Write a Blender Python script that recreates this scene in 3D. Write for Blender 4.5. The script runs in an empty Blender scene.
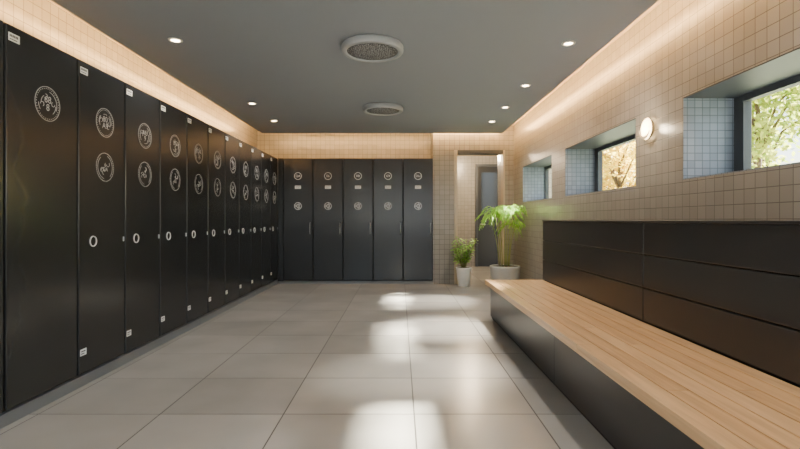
import bpy, bmesh, math, random
from mathutils import Vector, Matrix, Euler
random.seed(7)
C = bpy.context.scene.collection
PI = math.pi

# ------------------------------------------------------------ colours / materials
def lin(c):
    return tuple(((v/255.0)/12.92 if v/255.0 <= 0.04045 else ((v/255.0+0.055)/1.055)**2.4) for v in c) + (1.0,)

def new_mat(name):
    m = bpy.data.materials.new(name); m.use_nodes = True
    nt = m.node_tree
    return m, nt, nt.nodes['Principled BSDF']

def mat(name, col, rough=0.5, metal=0.0, var=0.08, scale=6.0, bump=0.0, bscale=60.0, spec=0.5):
    m, nt, b = new_mat(name)
    tc = nt.nodes.new('ShaderNodeTexCoord')
    n = nt.nodes.new('ShaderNodeTexNoise'); n.inputs['Scale'].default_value = scale; n.inputs['Detail'].default_value = 4
    nt.links.new(tc.outputs['Object'], n.inputs['Vector'])
    r = nt.nodes.new('ShaderNodeMixRGB')
    c = lin(col)
    r.inputs[1].default_value = tuple(max(0, v*(1-var)) for v in c[:3])+(1,)
    r.inputs[2].default_value = tuple(min(1, v*(1+var)) for v in c[:3])+(1,)
    nt.links.new(n.outputs['Fac'], r.inputs[0]); nt.links.new(r.outputs[0], b.inputs['Base Color'])
    b.inputs['Roughness'].default_value = rough; b.inputs['Metallic'].default_value = metal
    b.inputs['Specular IOR Level'].default_value = spec
    if bump > 0:
        n2 = nt.nodes.new('ShaderNodeTexNoise'); n2.inputs['Scale'].default_value = bscale
        nt.links.new(tc.outputs['Object'], n2.inputs['Vector'])
        bp = nt.nodes.new('ShaderNodeBump'); bp.inputs['Strength'].default_value = bump; bp.inputs['Distance'].default_value = 0.002
        nt.links.new(n2.outputs['Fac'], bp.inputs['Height']); nt.links.new(bp.outputs[0], b.inputs['Normal'])
    return m

def emis(name, col, strength):
    m, nt, b = new_mat(name)
    b.inputs['Base Color'].default_value = lin(col)
    b.inputs['Emission Color'].default_value = lin(col)
    b.inputs['Emission Strength'].default_value = strength
    return m

def tile_mat(name, c1, c2, grout, size=0.085, rough=0.35):
    m, nt, b = new_mat(name)
    uv = nt.nodes.new('ShaderNodeUVMap')
    br = nt.nodes.new('ShaderNodeTexBrick')
    br.offset = 0.0; br.squash = 1.0
    br.inputs['Color1'].default_value = lin(c1); br.inputs['Color2'].default_value = lin(c2)
    br.inputs['Mortar'].default_value = lin(grout)
    br.inputs['Scale'].default_value = 1.0
    br.inputs['Mortar Size'].default_value = 0.0028
    br.inputs['Mortar Smooth'].default_value = 0.3
    br.inputs['Brick Width'].default_value = size; br.inputs['Row Height'].default_value = size
    nt.links.new(uv.outputs[0], br.inputs['Vector'])
    nt.links.new(br.outputs['Color'], b.inputs['Base Color'])
    b.inputs['Roughness'].default_value = rough
    n = nt.nodes.new('ShaderNodeTexNoise'); n.inputs['Scale'].default_value = 9
    nt.links.new(uv.outputs[0], n.inputs['Vector'])
    ad = nt.nodes.new('ShaderNodeMath'); ad.operation = 'MULTIPLY_ADD'; ad.inputs[1].default_value = 0.25
    iv = nt.nodes.new('ShaderNodeMath'); iv.operation = 'SUBTRACT'; iv.inputs[0].default_value = 1.0
    nt.links.new(br.outputs['Fac'], iv.inputs[1])
    nt.links.new(n.outputs['Fac'], ad.inputs[0]); nt.links.new(iv.outputs[0], ad.inputs[2])
    bp = nt.nodes.new('ShaderNodeBump'); bp.inputs['Strength'].default_value = 0.4; bp.inputs['Distance'].default_value = 0.003
    nt.links.new(ad.outputs[0], bp.inputs['Height']); nt.links.new(bp.outputs[0], b.inputs['Normal'])
    return m

def floor_mat():
    m, nt, b = new_mat('floor_stone_tile')
    tc = nt.nodes.new('ShaderNodeTexCoord')
    gi = nt.nodes.new('ShaderNodeNewGeometry')
    n = nt.nodes.new('ShaderNodeTexNoise'); n.inputs['Scale'].default_value = 1.6; n.inputs['Detail'].default_value = 3; n.inputs['Roughness'].default_value = 0.45
    nt.links.new(tc.outputs['Object'], n.inputs['Vector'])
    ad = nt.nodes.new('ShaderNodeMath'); ad.operation = 'MULTIPLY_ADD'; ad.inputs[1].default_value = 0.35
    nt.links.new(gi.outputs['Random Per Island'], ad.inputs[0]); nt.links.new(n.outputs['Fac'], ad.inputs[2])
    cr = nt.nodes.new('ShaderNodeValToRGB')
    cr.color_ramp.elements[0].position = 0.2; cr.color_ramp.elements[0].color = lin((135,134,131))
    cr.color_ramp.elements[1].position = 1.0; cr.color_ramp.elements[1].color = lin((163,161,157))
    nt.links.new(ad.outputs[0], cr.inputs[0]); nt.links.new(cr.outputs[0], b.inputs['Base Color'])
    b.inputs['Roughness'].default_value = 0.25
    return m

def wood_mat():
    m, nt, b = new_mat('oak_wood')
    tc = nt.nodes.new('ShaderNodeTexCoord'); gi = nt.nodes.new('ShaderNodeNewGeometry')
    mp = nt.nodes.new('ShaderNodeMapping'); mp.inputs['Scale'].default_value = (14, 0.9, 14)
    nt.links.new(tc.outputs['Object'], mp.inputs[0])
    av = nt.nodes.new('ShaderNodeVectorMath'); av.operation = 'ADD'
    sc = nt.nodes.new('ShaderNodeMath'); sc.operation = 'MULTIPLY'; sc.inputs[1].default_value = 40
    nt.links.new(gi.outputs['Random Per Island'], sc.inputs[0])
    nt.links.new(mp.outputs[0], av.inputs[0]); nt.links.new(sc.outputs[0], av.inputs[1])
    n = nt.nodes.new('ShaderNodeTexNoise'); n.inputs['Scale'].default_value = 2.5; n.inputs['Detail'].default_value = 6; n.inputs['Distortion'].default_value = 0.6
    nt.links.new(av.outputs[0], n.inputs['Vector'])
    ad = nt.nodes.new('ShaderNodeMath'); ad.operation = 'MULTIPLY_ADD'; ad.inputs[1].default_value = 0.25
    nt.links.new(gi.outputs['Random Per Island'], ad.inputs[0]); nt.links.new(n.outputs['Fac'], ad.inputs[2])
    cr = nt.nodes.new('ShaderNodeValToRGB')
    cr.color_ramp.elements[0].position = 0.3; cr.color_ramp.elements[0].color = lin((180,138,94))
    cr.color_ramp.elements[1].position = 0.9; cr.color_ramp.elements[1].color = lin((226,188,140))
    nt.links.new(ad.outputs[0], cr.inputs[0]); nt.links.new(cr.outputs[0], b.inputs['Base Color'])
    b.inputs['Roughness'].default_value = 0.28
    bp = nt.nodes.new('ShaderNodeBump'); bp.inputs['Strength'].default_value = 0.1; bp.inputs['Distance'].default_value = 0.001
    nt.links.new(n.outputs['Fac'], bp.inputs['Height']); nt.links.new(bp.outputs[0], b.inputs['Normal'])
    return m

def leaf_mat(name, c1, c2, trans=0.35):
    m, nt, b = new_mat(name)
    gi = nt.nodes.new('ShaderNodeNewGeometry')
    mx = nt.nodes.new('ShaderNodeMixRGB'); mx.inputs[1].default_value = lin(c1); mx.inputs[2].default_value = lin(c2)
    nt.links.new(gi.outputs['Random Per Island'], mx.inputs[0]); nt.links.new(mx.outputs[0], b.inputs['Base Color'])
    b.inputs['Roughness'].default_value = 0.5
    tr = nt.nodes.new('ShaderNodeBsdfTranslucent'); nt.links.new(mx.outputs[0], tr.inputs[0])
    ms = nt.nodes.new('ShaderNodeMixShader'); ms.inputs[0].default_value = trans
    out = nt.nodes['Material Output']
    nt.links.new(b.outputs[0], ms.inputs[1]); nt.links.new(tr.outputs[0], ms.inputs[2]); nt.links.new(ms.outputs[0], out.inputs[0])
    return m

def glass_mat():
    m = bpy.data.materials.new('window_glass'); m.use_nodes = True
    nt = m.node_tree; nt.nodes.clear()
    out = nt.nodes.new('ShaderNodeOutputMaterial')
    t = nt.nodes.new('ShaderNodeBsdfTransparent'); g = nt.nodes.new('ShaderNodeBsdfGlossy'); g.inputs['Roughness'].default_value = 0.02
    t.inputs[0].default_value = (.97,.985,.98,1)
    mx = nt.nodes.new('ShaderNodeMixShader'); mx.inputs[0].default_value = 0.04
    nt.links.new(t.outputs[0], mx.inputs[1]); nt.links.new(g.outputs[0], mx.inputs[2])
    nt.links.new(mx.outputs[0], out.inputs[0])
    return m

def grille_mat():
    m, nt, b = new_mat('speaker_grille_perforated')
    tc = nt.nodes.new('ShaderNodeTexCoord')
    v = nt.nodes.new('ShaderNodeTexVoronoi'); v.inputs['Scale'].default_value = 65; v.inputs['Randomness'].default_value = 0.5
    nt.links.new(tc.outputs['Object'], v.inputs['Vector'])
    cr = nt.nodes.new('ShaderNodeValToRGB')
    cr.color_ramp.elements[0].position = 0.25; cr.color_ramp.elements[0].color = lin((160,162,165))
    cr.color_ramp.elements[1].position = 0.50; cr.color_ramp.elements[1].color = lin((70,73,77))
    nt.links.new(v.outputs['Distance'], cr.inputs[0]); nt.links.new(cr.outputs[0], b.inputs['Base Color'])
    b.inputs['Roughness'].default_value = 0.6
    return m

M = dict(
    tile=tile_mat('beige_mosaic_tile', (143,139,132), (132,128,121), (80,76,71), rough=0.28),
    reveal=tile_mat('daylight_tinted_reveal_tile', (116,125,137), (105,114,126), (70,77,85), size=0.052, rough=0.28),  # cool daylight from the windows is put into this tile colour
    floor=floor_mat(),
    grout=mat('floor_grout', (72,71,69), 0.8),
    ceil=mat('ceiling_paint_grey', (131,137,146), 0.7, var=0.03, scale=2),
    upper=mat('upper_ceiling_paint', (222,208,182), 0.8, var=0.03),
    black=mat('locker_black_lacquer', (37,39,41), 0.23, var=0.08, scale=3, bump=0.02, bscale=200, spec=0.45),
    blackbody=mat('locker_black_carcase', (14,14,15), 0.5),
    bench_black=mat('bench_black_panel', (46,47,49), 0.32, var=0.08, scale=4, bump=0.05, bscale=150),
    plinth=mat('plinth_grey', (112,117,121), 0.4),
    mark=mat('pale_grey_marking', (176,178,178), 0.5),
    markb=mat('bright_grey_marking', (225,227,227), 0.5),
    label=mat('white_label_plate', (236,236,233), 0.5),
    ink=mat('dark_label_ink', (40,40,40), 0.6),
    chrome=mat('brushed_steel', (190,190,190), 0.28, 1.0),
    wood=wood_mat(),
    white=mat('white_satin_metal', (205,205,203), 0.4, var=0.03),
    housing=mat('speaker_housing_grey', (150,154,159), 0.5, var=0.03),
    grille=grille_mat(),
    led=emis('led_strip_glow', (255,197,124), 165),
    lens=emis('downlight_lens_glow', (255,220,176), 40),
    sconce=emis('sconce_glass_glow', (255,222,168), 12),
    bronze=mat('sconce_satin_metal', (150,140,124), 0.35, 0.5),
    frame=mat('window_frame_grey', (56,60,65), 0.5),
    glass=glass_mat(),
    pot=mat('pot_white_ceramic', (226,226,223), 0.4, var=0.04, scale=12),
    pot2=mat('pot_stone_grey', (178,178,174), 0.6, var=0.12, scale=14, bump=0.3),
    soil=mat('soil_dark', (52,40,30), 0.95, var=0.4, scale=50, bump=0.8),
    stem=mat('cane_green', (140,146,84), 0.6, var=0.2, scale=20),
    palm=leaf_mat('palm_leaf', (104,170,40), (174,216,78)),
    leafg=leaf_mat('bush_leaf', (128,196,76), (190,230,118)),
    tree1=leaf_mat('tree_leaf_green', (120,146,50), (196,200,96), 0.5),
    tree2=leaf_mat('tree_leaf_golden', (206,184,56), (244,222,116), 0.5),
    tree3=leaf_mat('tree_leaf_dark', (70,100,40), (120,150,60), 0.5),
    bark=mat('bark_brown', (92,76,60), 0.9, var=0.3, scale=12, bump=0.6, bscale=20),
    grass=mat('lawn_green', (104,112,92), 0.95, var=0.3, scale=4),
    door=mat('door_dark', (34,34,34), 0.35, spec=0.4),
    dglass=mat('door_dark_glazing', (30,36,40), 0.12),
    trim=mat('trim_pale_stone', (178,166,146), 0.5),
    terrace=mat('terrace_grey_stone', (170,172,174), 0.8),
)

# ------------------------------------------------------------ mesh builder
class MB:
    def __init__(self): self.v=[]; self.f=[]; self.smooth=[]
    def add(self, vs, fs, sm=False):
        o=len(self.v); self.v += [tuple(p) for p in vs]
        for f in fs: self.f.append([i+o for i in f]); self.smooth.append(sm)
    def box(self, x0,x1,y0,y1,z0,z1):
        vs=[(x0,y0,z0),(x1,y0,z0),(x1,y1,z0),(x0,y1,z0),(x0,y0,z1),(x1,y0,z1),(x1,y1,z1),(x0,y1,z1)]
        self.add(vs,[(0,3,2,1),(4,5,6,7),(0,1,5,4),(1,2,6,5),(2,3,7,6),(3,0,4,7)]); return self
    def lathe(self, prof, n=40, axis='z', c=(0,0,0), cap=True):
        vs=[]; 
        for r,h in prof:
            for i in range(n):
                a=2*PI*i/n; p=(r*math.cos(a), r*math.sin(a), h)
                if axis=='y': p=(p[0],p[2],p[1])
                if axis=='x': p=(p[2],p[0],p[1])
                vs.append((p[0]+c[0],p[1]+c[1],p[2]+c[2]))
        fs=[]
        for k in range(len(prof)-1):
            for i in range(n):
                j=(i+1)%n; fs.append((k*n+i,k*n+j,(k+1)*n+j,(k+1)*n+i))
        self.add(vs,fs,True)
        if cap:
            o=len(self.v)-len(vs)
            for k,rev in ((0,True),(len(prof)-1,False)):
                if prof[k][0]>1e-5:
                    idx=[o+k*n+i for i in range(n)]
                    self.f.append(idx[::-1] if rev else idx); self.smooth.append(False)
        return self
    def tube(self, pts, r, n=8):
        pts=[Vector(p) for p in pts]
        rr = r if isinstance(r,(list,tuple)) else [r]*len(pts)
        vs=[]
        for i,p in enumerate(pts):
            d=(pts[min(i+1,len(pts)-1)]-pts[max(i-1,0)]).normalized()
            a=d.cross(Vector((0.31,0.17,0.93)) if abs(d.z)<0.9 else Vector((1,0,0))).normalized(); b=d.cross(a)
            for k in range(n):
                t=2*PI*k/n; vs.append(p+(a*math.cos(t)+b*math.sin(t))*rr[i])
        fs=[]
        for i in range(len(pts)-1):
            for k in range(n):
                j=(k+1)%n; fs.append((i*n+k,i*n+j,(i+1)*n+j,(i+1)*n+k))
        fs.append(tuple(range(n))[::-1]); fs.append(tuple((len(pts)-1)*n+k for k in range(n)))
        self.add(vs,fs,True); return self
    def arc(self, cx, cz, r0, r1, a0, a1, y=-0.0015, n=40):
        n=max(2,int(n)); vs=[]
        for i in range(n+1):
            a=a0+(a1-a0)*i/n
            for r in (r0,r1):
                for yy in (y,0.0): vs.append((cx+r*math.sin(a), yy, cz+r*math.cos(a)))
        fs=[]
        for i in range(n):
            b=i*4; c=b+4
            fs += [(b,b+2,c+2,c),(b+2,b+3,c+3,c+2),(b+1,b,c,c+1),(b+1,c+1,c+3,b+3)]
        fs += [(0,1,3,2),(n*4,n*4+2,n*4+3,n*4+1)]
        self.add(vs,fs); return self
    def leaf(self, p, d, up, L, W, bend=0.25, segs=3):
        p=Vector(p); d=Vector(d).normalized(); up=Vector(up)
        s=d.cross(up)
        if s.length<1e-4: s=d.cross(Vector((1,0,0)))
        s.normalize(); nrm=s.cross(d).normalized()
        vs=[p]
        for i in range(1,segs):
            t=i/segs; w=W*0.5*math.sin(PI*min(1,t*0.95+0.05))
            q=p+d*L*t-nrm*(bend*L*t*t)
            vs += [q-s*w, q+s*w]
        vs.append(p+d*L-nrm*(bend*L))
        fs=[(0,2,1)]
        for i in range(segs-2):
            b=1+2*i; fs.append((b,b+1,b+3,b+2))
        b=1+2*(segs-2); fs.append((b,b+1,b+2))
        self.add(vs,fs,False); return self
    def build(self, name, m, parent=None, loc=None, bevel=0.0):
        me=bpy.data.meshes.new(name); me.from_pydata(self.v,[],self.f)
        me.polygons.foreach_set('use_smooth', self.smooth)
        uv=me.uv_layers.new(name='UVMap')
        for p in me.polygons:
            n=p.normal; ax=max(range(3),key=lambda i:abs(n[i]))
            for li in p.loop_indices:
                co=me.vertices[me.loops[li].vertex_index].co
                uv.data[li].uv = (co.y,co.z) if ax==0 else ((co.x,co.z) if ax==1 else (co.x,co.y))
        me.materials.append(m); me.update()
        o=bpy.data.objects.new(name,me); C.objects.link(o)
        if parent: o.parent=parent
        if loc: o.location=loc
        if bevel>0:
            b=o.modifiers.new('bevel','BEVEL'); b.width=bevel; b.segments=2; b.limit_method='ANGLE'
        return o

def tag(o,label,cat,group=None,kind=None):
    o['label']=label; o['category']=cat
    if group: o['group']=group
    if kind: o['kind']=kind
    return o
def thing(name,label,cat,loc=(0,0,0),rz=0,group=None):
    o=bpy.data.objects.new(name,None); C.objects.link(o); o.empty_display_size=0.1
    o.location=loc; o.rotation_euler=(0,0,rz); return tag(o,label,cat,group)
def struct(o): o['kind']='structure'; return o

_tc={}
def text_geo(s,size):
    if (s,size) in _tc: return _tc[(s,size)]
    cu=bpy.data.curves.new('t','FONT'); cu.body=s; cu.size=size; cu.align_x='CENTER'; cu.align_y='CENTER'; cu.resolution_u=3
    cu.space_line=0.8
    ob=bpy.data.objects.new('t',cu); C.objects.link(ob)
    bpy.context.view_layer.update()
    dg=bpy.context.evaluated_depsgraph_get()
    me=bpy.data.meshes.new_from_object(ob.evaluated_get(dg))
    r=([tuple(v.co) for v in me.vertices],[tuple(p.vertices) for p in me.polygons])
    bpy.data.objects.remove(ob); bpy.data.curves.remove(cu); bpy.data.meshes.remove(me)
    _tc[(s,size)]=r; return r
def put_text(mb,s,size,cx,cz,y=-0.0012):
    vs,fs=text_geo(s,size)
    mb.add([(cx+v[0],y,cz+v[1]) for v in vs],fs)

# ------------------------------------------------------------ dimensions
EYE=1.10; LX=-2.095; LW=-2.60; RW=1.95; D=8.24; BW=8.74; LT=2.16; CZ=2.56; UP=2.72; Y0=-1.6; GX=2.315; DX=1.80

# ------------------------------------------------------------ floor
fx=[-2.75,-2.05,-1.36,-0.66,0.08,0.77,1.46,2.15,2.85]
fy=[]; y=2.72-0.62*7
while y<11.6: fy.append(y); y+=0.62
fy.append(11.6)
g=MB(); e=0.0038
for i in range(len(fx)-1):
    for j in range(len(fy)-1):
        g.box(fx[i]+e,fx[i+1]-e,fy[j]+e,fy[j+1]-e,-0.02,0.0)
fl=struct(g.build('floor',M['floor']))
gr=MB().box(-2.75,2.85,fy[0],11.6,-0.06,-0.0012).build('floor_grout',M['grout'],fl)

# ------------------------------------------------------------ walls
struct(MB().box(LW-0.1,LW,Y0,BW+0.1,0,UP).build('wall_left',M['tile']))
w=MB()
w.box(LW,0.568,BW,BW+0.1,0,UP)
w.box(0.568,0.93,D,BW+0.1,0,UP)
w.box(0.93,DX,D,BW+0.1,2.30,UP)
w.box(DX,RW,D,BW+0.1,0,UP)
struct(w.build('wall_back',M['tile']))
wins=[(-0.75,0.95),(1.61,3.31),(3.97,5.67),(6.17,7.62)]; WZ0,WZ1=1.376,1.945; WO=2.355  # first opening is out of view, added so its sun bounces inside
w=MB(); w.box(RW,WO,Y0,BW+0.1,0,WZ0); w.box(RW,WO,Y0,BW+0.1,WZ1,UP)
prev=Y0
for a,b in wins: w.box(RW,WO,prev,a,WZ0,WZ1); prev=b
w.box(RW,WO,prev,BW+0.1,WZ0,WZ1)
struct(w.build('wall_right',M['tile']))
w=MB(); F0,F1,FZ0,FZ1=-2.1,1.7,0.45,2.4
w.box(LW-0.1,F0,Y0-0.1,Y0,0,UP); w.box(F1,WO,Y0-0.1,Y0,0,UP); w.box(F0,F1,Y0-0.1,Y0,0,FZ0); w.box(F0,F1,Y0-0.1,Y0,FZ1,UP)
struct(w.build('wall_front',M['tile']))
w=MB(); 
for xx in (F0,(F0+F1)/2-0.03,F1-0.06): w.box(xx,xx+0.06,Y0-0.08,Y0-0.02,FZ0,FZ1)
w.box(F0,F1,Y0-0.075,Y0-0.025,FZ0,FZ0+0.06); w.box(F0,F1,Y0-0.075,Y0-0.025,FZ1-0.06,FZ1)
o=struct(w.build('window_5',M['frame']))  # glazing behind the camera, added for soft daylight fill and reflections
MB().box(F0+0.06,F1-0.06,Y0-0.053,Y0-0.047,FZ0+0.06,FZ1-0.06).build('window_pane',M['glass'],o)

w=MB(); w.box(0.55,0.65,BW+0.1,11.5,0,2.62); w.box(0.55,2.85,11.4,11.5,0,2.62); w.box(2.75,2.85,BW+0.1,11.4,0,2.62)
struct(w.build('wall_corridor',M['tile']))
struct(MB().box(0.55,2.85,BW+0.1,11.5,2.62,2.72).build('ceiling_corridor',M['upper']))
struct(MB().box(LW-0.1,WO,Y0-0.1,BW+0.1,UP,UP+0.1).build('ceiling_upper',M['upper']))
PX0,PX1,PY1=-2.32,1.72,8.08
struct(MB().box(PX0,PX1,Y0,PY1,CZ,CZ+0.09).build('ceiling',M['ceil']))
def strip(x0,x1,y0,y1,label):
    t=MB().box(x0,x1,y0,y1,CZ+0.045,CZ+0.065).build('cove_light_strip',M['led']); tag(t,label,'light strip','cove light strips around the ceiling'); return t
strip(PX1+0.001,PX1+0.008,Y0+0.1,PY1,'warm cove light strip glowing along the window wall side of the ceiling')
strip(PX0-0.008,PX0-0.001,Y0+0.1,PY1,'warm cove light strip glowing above the long left row of lockers')
strip(PX0,PX1,PY1+0.001,PY1+0.008,'warm cove light strip glowing above the back row of lockers')

# trims
struct(MB().box(LW+0.02,LX-0.004,1.9,D+0.0,0,0.07).build('baseboard_left',M['plinth'],bevel=0.003))
struct(MB().box(-2.095,0.566,D+0.02,BW-0.02,0,0.05).build('baseboard_back',M['plinth']))
struct(MB().box(-2.094,-2.012,D+0.002,D+0.4,0.05,LT).build('trim_1',M['black']))
w=MB(); w.box(0.93,0.985,D-0.015,D+0.2,0,2.30); w.box(DX-0.03,DX,D-0.015,D+0.2,0,2.30)
struct(w.build('trim_2',M['trim'],bevel=0.003))
struct(MB().box(0.987,DX-0.032,D-0.012,D+0.2,2.24,2.299).build('trim_3',M['frame'],bevel=0.003))

# windows
for k,(a,b) in enumerate(wins):
    fw=0.10 if k<3 else 0.04; w=MB(); q=0.008
    w.box(GX-0.02,GX+0.038,a+q,a+fw,WZ0+q,WZ1-q); w.box(GX-0.02,GX+0.038,b-fw,b-q,WZ0+q,WZ1-q)
    w.box(GX-0.02,GX+0.038,a+fw,b-fw,WZ0+q,WZ0+0.045); w.box(GX-0.02,GX+0.038,a+fw,b-fw,WZ1-0.05,WZ1-q)
    o=struct(w.build('window_%d'%(k+1),M['frame'],bevel=0.003))
    MB().box(GX+0.005,GX+0.011,a+fw,b-fw,WZ0+0.045,WZ1-0.05).build('window_pane',M['glass'],o)
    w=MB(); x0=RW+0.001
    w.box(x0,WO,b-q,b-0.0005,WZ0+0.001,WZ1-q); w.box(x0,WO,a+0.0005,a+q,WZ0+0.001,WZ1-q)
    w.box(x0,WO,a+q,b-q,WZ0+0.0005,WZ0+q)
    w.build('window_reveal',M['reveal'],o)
    MB().box(x0,WO,a+0.0005,b-0.0005,WZ1-q,WZ1-0.0005).build('window_soffit',M['frame'],o)

# corridor door
w=MB(); w.box(1.84,2.62,11.35,11.395,0.0,2.36); d1=struct(w.build('door_1',M['door'],bevel=0.004))
w=MB(); w.box(1.78,1.84,11.32,11.399,0,2.42); w.box(2.62,2.68,11.32,11.399,0,2.42); w.box(1.84,2.62,11.32,11.399,2.36,2.42); w.build('door_frame',M['frame'],d1)
MB().box(1.92,2.50,11.343,11.349,1.25,2.22).build('door_glazing',M['dglass'],d1)
w=MB(); w.tube([(1.90,11.345,1.0),(1.90,11.29,1.0),(2.02,11.29,1.0)],0.012); w.build('door_handle',M['chrome'],d1)

# ------------------------------------------------------------ lockers
GL=['68\n8','80\nA9','AU\n9','BG\n5','QA\n3','E6\n8','RB\n2','G9\nC','DU\n6','A8\n7','CE\n4','UB\n9']
def locker(loc,rz,w,label,group,style,idx):
    t=thing('locker',label,'locker',loc,rz,group)
    hw=w/2-0.0015; z0=0.075 if style!='back' else 0.055
    b=MB(); y1=0.48
    b.box(-hw,-hw+0.018,0.022,y1,z0,LT); b.box(hw-0.018,hw,0.022,y1,z0,LT)
    b.box(-hw+0.018,hw-0.018,0.022,y1,z0,z0+0.018); b.box(-hw+0.018,hw-0.018,0.022,y1,LT-0.018,LT)
    b.box(-hw+0.018,hw-0.018,y1-0.01,y1,z0+0.018,LT-0.018)
    b.build('body',M['blackbody'],t)
    g=0.005
    dr=MB().box(-hw+g,hw-g,0.0,0.02,z0+0.008,LT-0.008).build('door',M['black'],t,bevel=0.007)
    if style=='back':
        e=MB(); r=0.064; cz=1.855
        e.arc(0,cz,r-0.008,r,0,2*PI); put_text(e,GL[idx%12][:2],0.056,0,cz); e.build('emblem',M['markb'],dr)
        e=MB(); cz=1.34; e.arc(0,cz,r-0.008,r,0,2*PI); e.arc(0,cz,0.018,0.028,0,2*PI,n=16)
        for q in range(3): e.arc(0,cz,0.038,0.045,q*2*PI/3,q*2*PI/3+1.2,n=8)
        e.build('emblem',M['markb'],dr)
        MB().box(-0.052,0.052,-0.002,0,1.636,1.690).build('label_plate',M['label'],dr)
        e=MB()
        for q in range(5): e.box(-0.040+q*0.017,-0.031+q*0.017,-0.003,-0.002,1.669,1.680)
        e.box(-0.038,0.028,-0.003,-0.002,1.648,1.654); e.build('label_lettering',M['ink'],dr)
        e=MB(); e.tube([(hw-0.045,-0.002,0.86),(hw-0.045,-0.028,0.875),(hw-0.045,-0.028,1.045),(hw-0.045,-0.002,1.06)],0.006,8); e.build('handle',M['chrome'],dr)
        return t
    e=MB(); r=0.102; cz=1.79; ex=0.02
    e.arc(ex,cz,r-0.0028,r,0,2*PI,n=64)
    for q in range(36):
        a=2*PI*q/36; e.arc(ex,cz,r-0.014,r-0.010,a,a+0.05,n=2)
    rnd=random.Random(idx*13+1)
    for q in range(5):
        a=rnd.uniform(0,6.28); rr=rnd.uniform(.052,.078); e.arc(ex,cz,rr,rr+0.0025,a,a+rnd.uniform(.5,1.3),n=10)
    for q in range(3):
        a=rnd.uniform(0,6.28); e.arc(ex+.045*math.sin(a),cz+.045*math.cos(a),.012,.0145,a,a+4.4,n=14)
    put_text(e,GL[idx%12],0.058,ex,cz); e.build('emblem',M['mark'],dr)
    if style!='first':
        e=MB(); cz=1.475
        for q in range(44):
            a=2*PI*q/44; e.arc(ex,cz,r-0.005,r,a,a+0.08,n=2)
        e.arc(ex,cz,r-0.02,r-0.0178,0.3,2.4); e.arc(ex,cz,r-0.02,r-0.0178,3.3,5.6)
        for q in range(4):
            a=rnd.uniform(0,6.28); e.arc(ex+.04*math.sin(a),cz+.04*math.cos(a),.016,.0185,a,a+3.6,n=14)
        put_text(e,GL[(idx*5+3)%12][-1]+'\n'+GL[(idx*3+1)%12][:2],0.04,ex,cz)
        e.build('emblem',M['mark'],dr)
        e=MB(); e.lathe([(0.031,-0.003),(0.032,-0.007),(0.0355,-0.007),(0.037,-0.003),(0.037,0.0),(0.031,0.0),(0.031,-0.003)],36,'y',(-hw+0.15,0,0.955),cap=False)
        e.build('ring_handle',M['white'],dr)
        e=MB().box(hw-0.03,hw-0.020,-0.008,0,0.94,0.975).build('latch',M['chrome'],dr,bevel=0.003)
        e=MB().box(-hw+0.02,-hw+0.08,-0.002,0,0.205,0.248).build('label_plate',M['label'],dr)
        x=MB(); x.box(-hw+0.026,-hw+0.069,-0.003,-0.002,0.230,0.237); x.box(-hw+0.026,-hw+0.058,-0.003,-0.002,0.215,0.221)
        x.build('label_lettering',M['ink'],dr)
    MB().box(-hw+0.02,-hw+0.095,-0.002,0,2.065,2.108).build('label_plate',M['label'],dr)
    x=MB()
    xx=-hw+0.026
    for q in range(6):
        x.box(xx,xx+0.006,-0.003,-0.002,2.087,2.1); xx+=0.010
    x.box(-hw+0.026,-hw+0.076,-0.003,-0.002,2.073,2.077)
    x.build('label_lettering',M['ink'],dr)
    return t

bounds=[2.546,3.123]
for wdt in (.534,.532,.528,.52,.51,.505,.503,.505,.495,.48): bounds.append(bounds[-1]+wdt)
grpL='tall black lockers along the left wall'
locker((LX,(1.97+2.546)/2,0),PI/2,0.576,'black locker door cut off by the left edge of the photo',grpL,'first',11)
labs=['large nearest black locker with a single round emblem and no ring handle',
 'second whole black locker from the camera on the left, beside the single emblem locker',
 'third whole black locker from the camera in the left row, two round emblems',
 'fourth whole black locker from the camera in the left row',
 'fifth whole black locker from the camera in the left row',
 'sixth whole black locker from the camera, middle of the left row',
 'fifth black locker from the back corner in the left row',
 'fourth black locker from the back corner in the left row',
 'third black locker from the back corner in the left row',
 'second black locker from the back corner in the left row',
 'last black locker of the left row, meeting the back row in the corner']
n=len(bounds)-1
for i in range(n):
    a,b=bounds[i],bounds[i+1]
    locker((LX,(a+b)/2,0),PI/2,b-a,labs[i],grpL,'first' if i==0 else 'left',i)
labsB=['leftmost black locker of the back row, beside the corner','second black locker from the left in the back row',
 'middle black locker of the five in the back row','fourth black locker from the left in the back row',
 'rightmost black locker of the back row, beside the beige tiled pier']
for i in range(5):
    locker((-2.01+0.5155*(i+0.5),D,0),0,0.5155,labsB[i],'black lockers along the back wall','back',i+4)

# ------------------------------------------------------------ bench
bx0,bx1,by0,by1=0.955,1.60,-1.2,5.39; bz=0.43
B=thing('bench','long built-in bench with slatted oak seat on black base along the window wall','bench',(0,0,0))
MB().box(1.03,bx1,by0,by1-0.02,0,bz-0.05).build('base',M['blackbody'],B)
joints=[by1-0.02,3.15,0.95,by0]
for i in range(len(joints)-1):
    MB().box(1.012,1.03,joints[i+1]+0.0015,joints[i]-0.0015,0.03,bz-0.055).build('front_panel',M['bench_black'],B,bevel=0.001)
s=MB(); nw=7; pw=(bx1-bx0-0.001)/nw
for i in range(nw):
    x0=bx0+i*pw
    cuts=[by1]
    yy=by1-(1.0,1.7,0.6)[i%3]
    while yy>by0+0.3: cuts.append(yy); yy-=1.8
    cuts.append(by0)
    for j in range(len(cuts)-1):
        s.box(x0+(0 if i==0 else 0.0026),x0+pw-0.0026,cuts[j+1]+0.001,cuts[j]-0.001,bz-0.048 if i==0 else bz-0.03,bz)
s.build('seat',M['wood'],B,bevel=0.0012)
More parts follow.
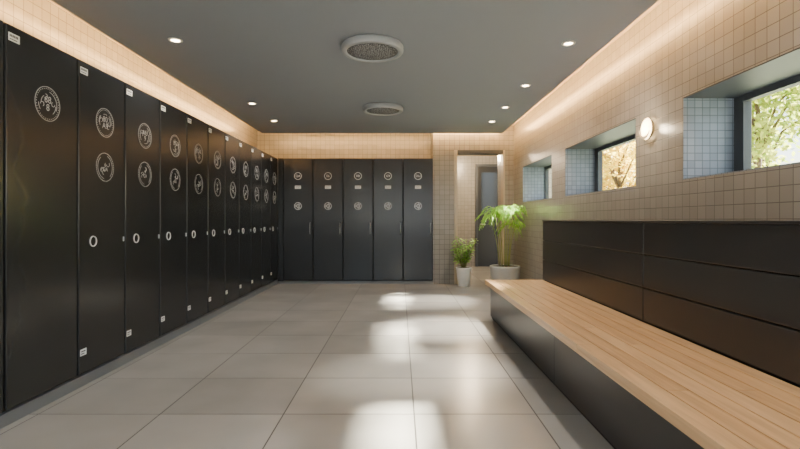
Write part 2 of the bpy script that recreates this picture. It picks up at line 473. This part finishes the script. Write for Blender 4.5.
MB().box(bx0+pw,bx1,by0,by1-0.002,bz-0.048,bz-0.031).build('seat_support',M['bench_black'],B)
zs=[bz+0.004,0.655,0.872,1.085]; ys=[by1,3.16,0.95,by0]
MB().box(bx1+0.02,RW-0.002,by0,by1-0.004,0,1.083).build('back_carcase',M['blackbody'],B)
for j in range(len(ys)-1):
    for i in range(3):
        MB().box(bx1,bx1+0.02,ys[j+1]+0.003,ys[j]-0.003,zs[i]+0.003,zs[i+1]-0.003).build('backrest_panel',M['bench_black'],B,bevel=0.006)
MB().box(bx1-0.006,RW-0.002,by0,by1,1.084,1.098).build('backrest_cap',M['bench_black'],B,bevel=0.003)

# ------------------------------------------------------------ ceiling speakers
def speaker(x,y,label):
    t=thing('ceiling_speaker',label,'ceiling speaker',(x,y,CZ),0,'round ceiling speakers')
    MB().lathe([(0.0001,0),(0.25,0),(0.258,-0.01),(0.258,-0.05),(0.250,-0.060),(0.225,-0.062),(0.215,-0.056),(0.215,-0.04),(0.0001,-0.04)],64,cap=False).build('housing',M['housing'],t)
    MB().lathe([(0.213,-0.041),(0.213,-0.050),(0.15,-0.055),(0.0001,-0.057)],64,cap=False).build('grille',M['grille'],t)
speaker(-0.23,4.02,'large round grey ceiling speaker nearest the camera')
speaker(-0.22,6.2,'round grey ceiling speaker farther from the camera')

# ------------------------------------------------------------ downlights
def downlight(x,y,label,beam=None):
    t=thing('downlight',label,'ceiling light',(x,y,CZ),0,'recessed ceiling downlights')
    MB().lathe([(0.036,-0.001),(0.036,-0.008),(0.050,-0.010),(0.056,-0.004),(0.056,0.0),(0.036,-0.001)],32,cap=False).build('trim_ring',M['white'],t)
    MB().lathe([(0.035,0.0),(0.035,-0.004),(0.0001,-0.006)],24,cap=False).build('lens',M['lens'],t)
    l=bpy.data.lights.new('downlight_lamp','SPOT'); l.energy=66; l.color=(1,.90,.79); l.spot_size=math.radians(150); l.spot_blend=0.9; l.shadow_soft_size=0.05
    lo=bpy.data.objects.new('downlight_lamp',l); C.objects.link(lo); lo.parent=t; lo.location=(0,0,-0.02)
    if beam:   # added tilted spot, imitates a soft sun patch on the floor
        l=bpy.data.lights.new('added_sun_patch_spot','SPOT'); l.energy=beam[2]; l.color=(1,.91,.76); l.spot_size=math.radians(beam[3]); l.spot_blend=1.0; l.shadow_soft_size=0.06
        lo=bpy.data.objects.new('added_sun_patch_spot',l); C.objects.link(lo); lo.parent=t; lo.location=(0,0,-0.02)
        lo.rotation_euler=Vector((beam[0]-x,beam[1]-y,-CZ)).to_track_quat('-Z','Y').to_euler()
downlight(-1.82,3.89,'glowing downlight nearest the camera on the locker side of the ceiling')
downlight(-1.85,6.0,'middle glowing downlight above the left row of lockers')
downlight(-1.85,7.05,'farthest glowing downlight above the left row of lockers')
downlight(1.39,3.96,'glowing downlight nearest the camera on the window side of the ceiling',(0.15,3.5,1000,30))
downlight(1.36,5.2,'second glowing downlight from the camera on the window side',(0.42,4.9,2000,30))
downlight(1.36,6.2,'third glowing downlight from the camera on the window side')
downlight(1.36,7.1,'farthest glowing downlight on the window side, near the doorway',(0.45,6.5,1500,30))
for x in (-1.83,1.38):  # out-of-view lamps added for overall fill
    for y in (1.9,0.0):
        downlight(x,y,'unseen downlight added for fill, above and behind the camera')

# ------------------------------------------------------------ sconce
t=thing('wall_sconce','small round glowing wall lamp between the two nearest windows','wall lamp',(RW,3.74,1.81))
MB().lathe([(0.0001,0),(0.065,0),(0.065,-0.022),(0.0001,-0.022)],40,'x',cap=False).build('back_plate',M['bronze'],t)
MB().lathe([(0.085,-0.022),(0.091,-0.025),(0.091,-0.031),(0.086,-0.034),(0.082,-0.029),(0.085,-0.022)],48,'x',cap=False).build('rim',M['bronze'],t)
MB().lathe([(0.0001,-0.022),(0.083,-0.024),(0.081,-0.031),(0.065,-0.040),(0.035,-0.046),(0.0001,-0.048)],48,'x',cap=False).build('glass_shade',M['sconce'],t)
cv=MB(); N=24; vs=[]
for i in range(N+1):
    a=PI*1.0+PI*0.9*i/N
    ro=0.080; f=math.sin(PI*i/N)
    ri=ro-0.024*f
    for xx in (-0.050,-0.045):
        vs += [(xx,-ro*math.cos(a),ro*math.sin(a)),(xx,-ri*math.cos(a),ri*math.sin(a))]
fs=[]
for i in range(N):
    b=4*i; fs += [(b,b+1,b+5,b+4),(b+2,b+6,b+7,b+3),(b,b+4,b+6,b+2),(b+1,b+3,b+7,b+5)]
cv.add(vs,fs); cv.build('crescent_cover',M['bronze'],t)
l=bpy.data.lights.new('sconce_bulb','POINT'); l.energy=5; l.color=(1,.80,.52); l.shadow_soft_size=.03
lo=bpy.data.objects.new('sconce_bulb',l); C.objects.link(lo); lo.parent=t; lo.location=(-0.11,0,0)

# ------------------------------------------------------------ plants
def clampx(v,mx):
    return [(min(p[0],mx),p[1],p[2]) for p in v]
px,py=1.63,7.45
pot=thing('plant_pot','low wide stone grey planter behind the far end of the bench','plant pot',(px,py,0))
MB().lathe([(0.0001,0),(0.19,0),(0.2,0.02),(0.232,0.36),(0.235,0.385),(0.225,0.392),(0.212,0.388),(0.205,0.36),(0.0001,0.36)],40,cap=False).build('bowl',M['pot2'],pot)
MB().lathe([(0.0001,0.388),(0.1,0.386),(0.209,0.380)],30,cap=False).build('soil',M['soil'],pot)
P=thing('palm_plant','tall feathery yellow green palm with bare canes by the doorway','plant',(px,py,0.389))
fo=MB()
random.seed(11)
for k in range(9):
    a=2*PI*k/9+random.uniform(-.3,.3); r0=random.uniform(.03,.09)
    bx_,by_=r0*math.cos(a),r0*math.sin(a); H=random.uniform(.60,.95)
    tx,ty=bx_+0.14*math.cos(a),by_+0.14*math.sin(a)
    st=MB(); pts=[(bx_+(tx-bx_)*(q/6)**1.5,by_+(ty-by_)*(q/6)**1.5,H*q/6) for q in range(7)]
    st.tube(pts,[.0075-.0005*q for q in range(7)],8); st.build('cane',M['stem'],P)
    nf=9
    for f in range(nf):
        b=2*PI*f/nf+random.uniform(-.4,.4); L=random.uniform(.20,.32); rise=random.uniform(.4,1.3)
        pl=[]
        for q in range(9):
            u=q/8; out=L*u*(0.9); z=L*(rise*u-1.2*u*u)
            pl.append(Vector((tx+out*math.cos(b),ty+out*math.sin(b),H-0.05+z)))
        fo.tube(pl,[.0018-.00012*q for q in range(9)],4)
        for q in range(1,9):
            dv=(pl[q]-pl[q-1]).normalized(); side=dv.cross(Vector((0,0,1))).normalized()
            for s_ in (-1,1):
                for hh in (0,.5):
                    pp=pl[q-1].lerp(pl[q],hh)
                    fo.leaf(pp,dv*1.0+side*s_*random.uniform(.5,1.0)+Vector((0,0,random.uniform(-.5,.3))),(0,0,1),.085*(1-abs(q-4)/9),.0075,.3)
fo.v=clampx(fo.v,1.90-px)
fo.build('fronds',M['palm'],P)
sx,sy=1.06,7.98
pot=thing('plant_pot','small white tapered pot standing beside the doorway pier','plant pot',(sx,sy,0))
MB().lathe([(0.0001,0),(0.09,0),(0.095,0.01),(0.13,0.29),(0.132,0.31),(0.124,0.314),(0.117,0.310),(0.112,0.28),(0.0001,0.28)],36,cap=False).build('bowl',M['pot'],pot)
MB().lathe([(0.0001,0.311),(0.115,0.305)],24,cap=False).build('soil',M['soil'],pot)
P=thing('potted_shrub','small bushy green leafy plant in the white pot','plant',(sx,sy,0.313))
fo=MB(); st=MB()
random.seed(5)
for k in range(28):
    a=2*PI*k/28+random.uniform(-.2,.2); lean=random.uniform(.02,.21); H=random.uniform(.28,.58)*(1.1-lean*1.3)
    pts=[(0.03*math.cos(a)+lean*math.cos(a)*(q/5)**1.0,0.03*math.sin(a)+lean*math.sin(a)*(q/5)**1.0,H*q/5) for q in range(6)]
    st.tube(pts,.0035,5)
    for q in range(22):
        u=random.uniform(.2,1); i=min(4,int(u*5)); p=Vector(pts[i]).lerp(Vector(pts[i+1]),min(1,u*5-i))
        b=random.uniform(0,2*PI); fo.leaf(p,(math.cos(b),math.sin(b),random.uniform(-.1,.8)),(0,0,1),random.uniform(.06,.1),.034,.3,4)
fo.v=[(p[0],min(p[1],8.215-sy),max(p[2],0.005)) for p in fo.v]
st.v=[(p[0],min(p[1],8.215-sy),p[2]) for p in st.v]
st.build('stems',M['stem'],P); fo.build('foliage',M['leafg'],P)

# ------------------------------------------------------------ outside
struct(MB().box(2.37,40,-20,60,-0.3,-0.1).build('ground_lawn',M['grass']))
struct(MB().box(-20,2.36,-25,Y0-0.11,-0.3,-0.1).build('ground_terrace',M['terrace']))
def tree(x,y,cz,rx,rz_,n,m,label,seed,ls=0.11,nc=16,ry=None):
    random.seed(seed)
    t=thing('tree',label,'tree',(x,y,-0.1),0)
    tr=MB(); top=cz+0.1
    tr.tube([(0,0,0),(0.04,0.02,top*.4),(-.03,.03,top*.7),(0.02,0,top)],[.11,.09,.06,.03],10)
    cl=[]; ry=ry or rx
    for k in range(nc):
        a=random.uniform(0,2*PI); r=random.uniform(.3,.95); h=random.uniform(-.75,.95)
        c=Vector((rx*r*math.cos(a)*math.sqrt(1-h*h*.8),ry*r*math.sin(a)*math.sqrt(1-h*h*.8),cz+0.1+rz_*h)); cl.append(c)
        tr.tube([(0,0,max(.5,c.z-0.9)),c*0.5+Vector((0,0,(c.z-.35)*.5)),c],[.03,.018,.006],5)
    tr.build('trunk',M['bark'],t)
    fo=MB()
    for k in range(n):
        c=random.choice(cl); q=Vector((random.gauss(0,1),random.gauss(0,1),random.gauss(0,1)))*0.21*rx
        fo.leaf(c+q,(random.uniform(-1,1),random.uniform(-1,1),random.uniform(-1,.6)),(random.random(),random.random(),1),ls*random.uniform(.7,1.3),ls*.5,.2)
    fo.build('foliage',m,t)
tree(5.7,7.6,2.5,1.0,1.1,4200,M['tree1'],'pale green tree seen through the nearest window',21)
tree(5.9,12.9,2.4,1.2,1.2,6500,M['tree2'],'golden yellow leaved tree seen through the middle window',22,.13)
tree(7.0,24.0,2.3,1.3,1.3,2500,M['tree3'],'dark green tree seen through the farthest window',23,.13)
tree(6.2,4.6,5.0,1.0,0.8,2200,M['tree1'],'tall sparse tree added out of view to dapple the sunlight',29,.16,20,4.2)  # unseen crown placed in the sun's path to break up its light

# ------------------------------------------------------------ lights / world
w=bpy.data.worlds.new('World'); bpy.context.scene.world=w; w.use_nodes=True
nt=w.node_tree; bg=nt.nodes['Background']
sk=nt.nodes.new('ShaderNodeTexSky'); sk.sky_type='NISHITA'; sk.sun_disc=False; sk.sun_elevation=math.radians(37); sk.sun_rotation=math.radians(80)
sk.air_density=1.2; sk.dust_density=2.0
tc=nt.nodes.new('ShaderNodeTexCoord'); nz=nt.nodes.new('ShaderNodeTexNoise'); nz.inputs['Scale'].default_value=4; nz.inputs['Detail'].default_value=6
nt.links.new(tc.outputs['Generated'],nz.inputs['Vector'])
cr=nt.nodes.new('ShaderNodeValToRGB'); cr.color_ramp.elements[0].position=.45; cr.color_ramp.elements[1].position=.65
nt.links.new(nz.outputs['Fac'],cr.inputs[0])
mx=nt.nodes.new('ShaderNodeMixRGB'); mx.inputs[2].default_value=(5.9,6.4,7.2,1)
nt.links.new(cr.outputs[0],mx.inputs[0]); nt.links.new(sk.outputs[0],mx.inputs[1]); nt.links.new(mx.outputs[0],bg.inputs[0])
bg.inputs[1].default_value=0.8
sl=bpy.data.lights.new('sun','SUN'); sl.energy=160; sl.angle=math.radians(3.5); sl.color=(1,.90,.73)
so=bpy.data.objects.new('sun',sl); C.objects.link(so)
so.rotation_euler=Vector((-1,-0.15,-0.76)).to_track_quat('-Z','Y').to_euler()
t=thing('corridor_lamp','warm lamp on the corridor ceiling beyond the doorway','ceiling light',(1.5,10.2,2.62))
MB().lathe([(0.0001,0),(0.14,0),(0.14,-0.03),(0.1,-0.05),(0.0001,-0.055)],32,cap=False).build('shade',M['lens'],t)
l=bpy.data.lights.new('corridor_bulb','POINT'); l.energy=130; l.color=(1,.77,.50); l.shadow_soft_size=.1
lo=bpy.data.objects.new('corridor_bulb',l); C.objects.link(lo); lo.parent=t; lo.location=(0,0,-0.18)

# ------------------------------------------------------------ camera
cd=bpy.data.cameras.new('cam'); cd.lens=21.6; cd.sensor_width=36; cd.shift_y=-4.5/800; cd.clip_start=.05
co=bpy.data.objects.new('cam',cd); C.objects.link(co); co.location=(0,0,EYE); co.rotation_euler=(PI/2,0,0)
bpy.context.scene.camera=co
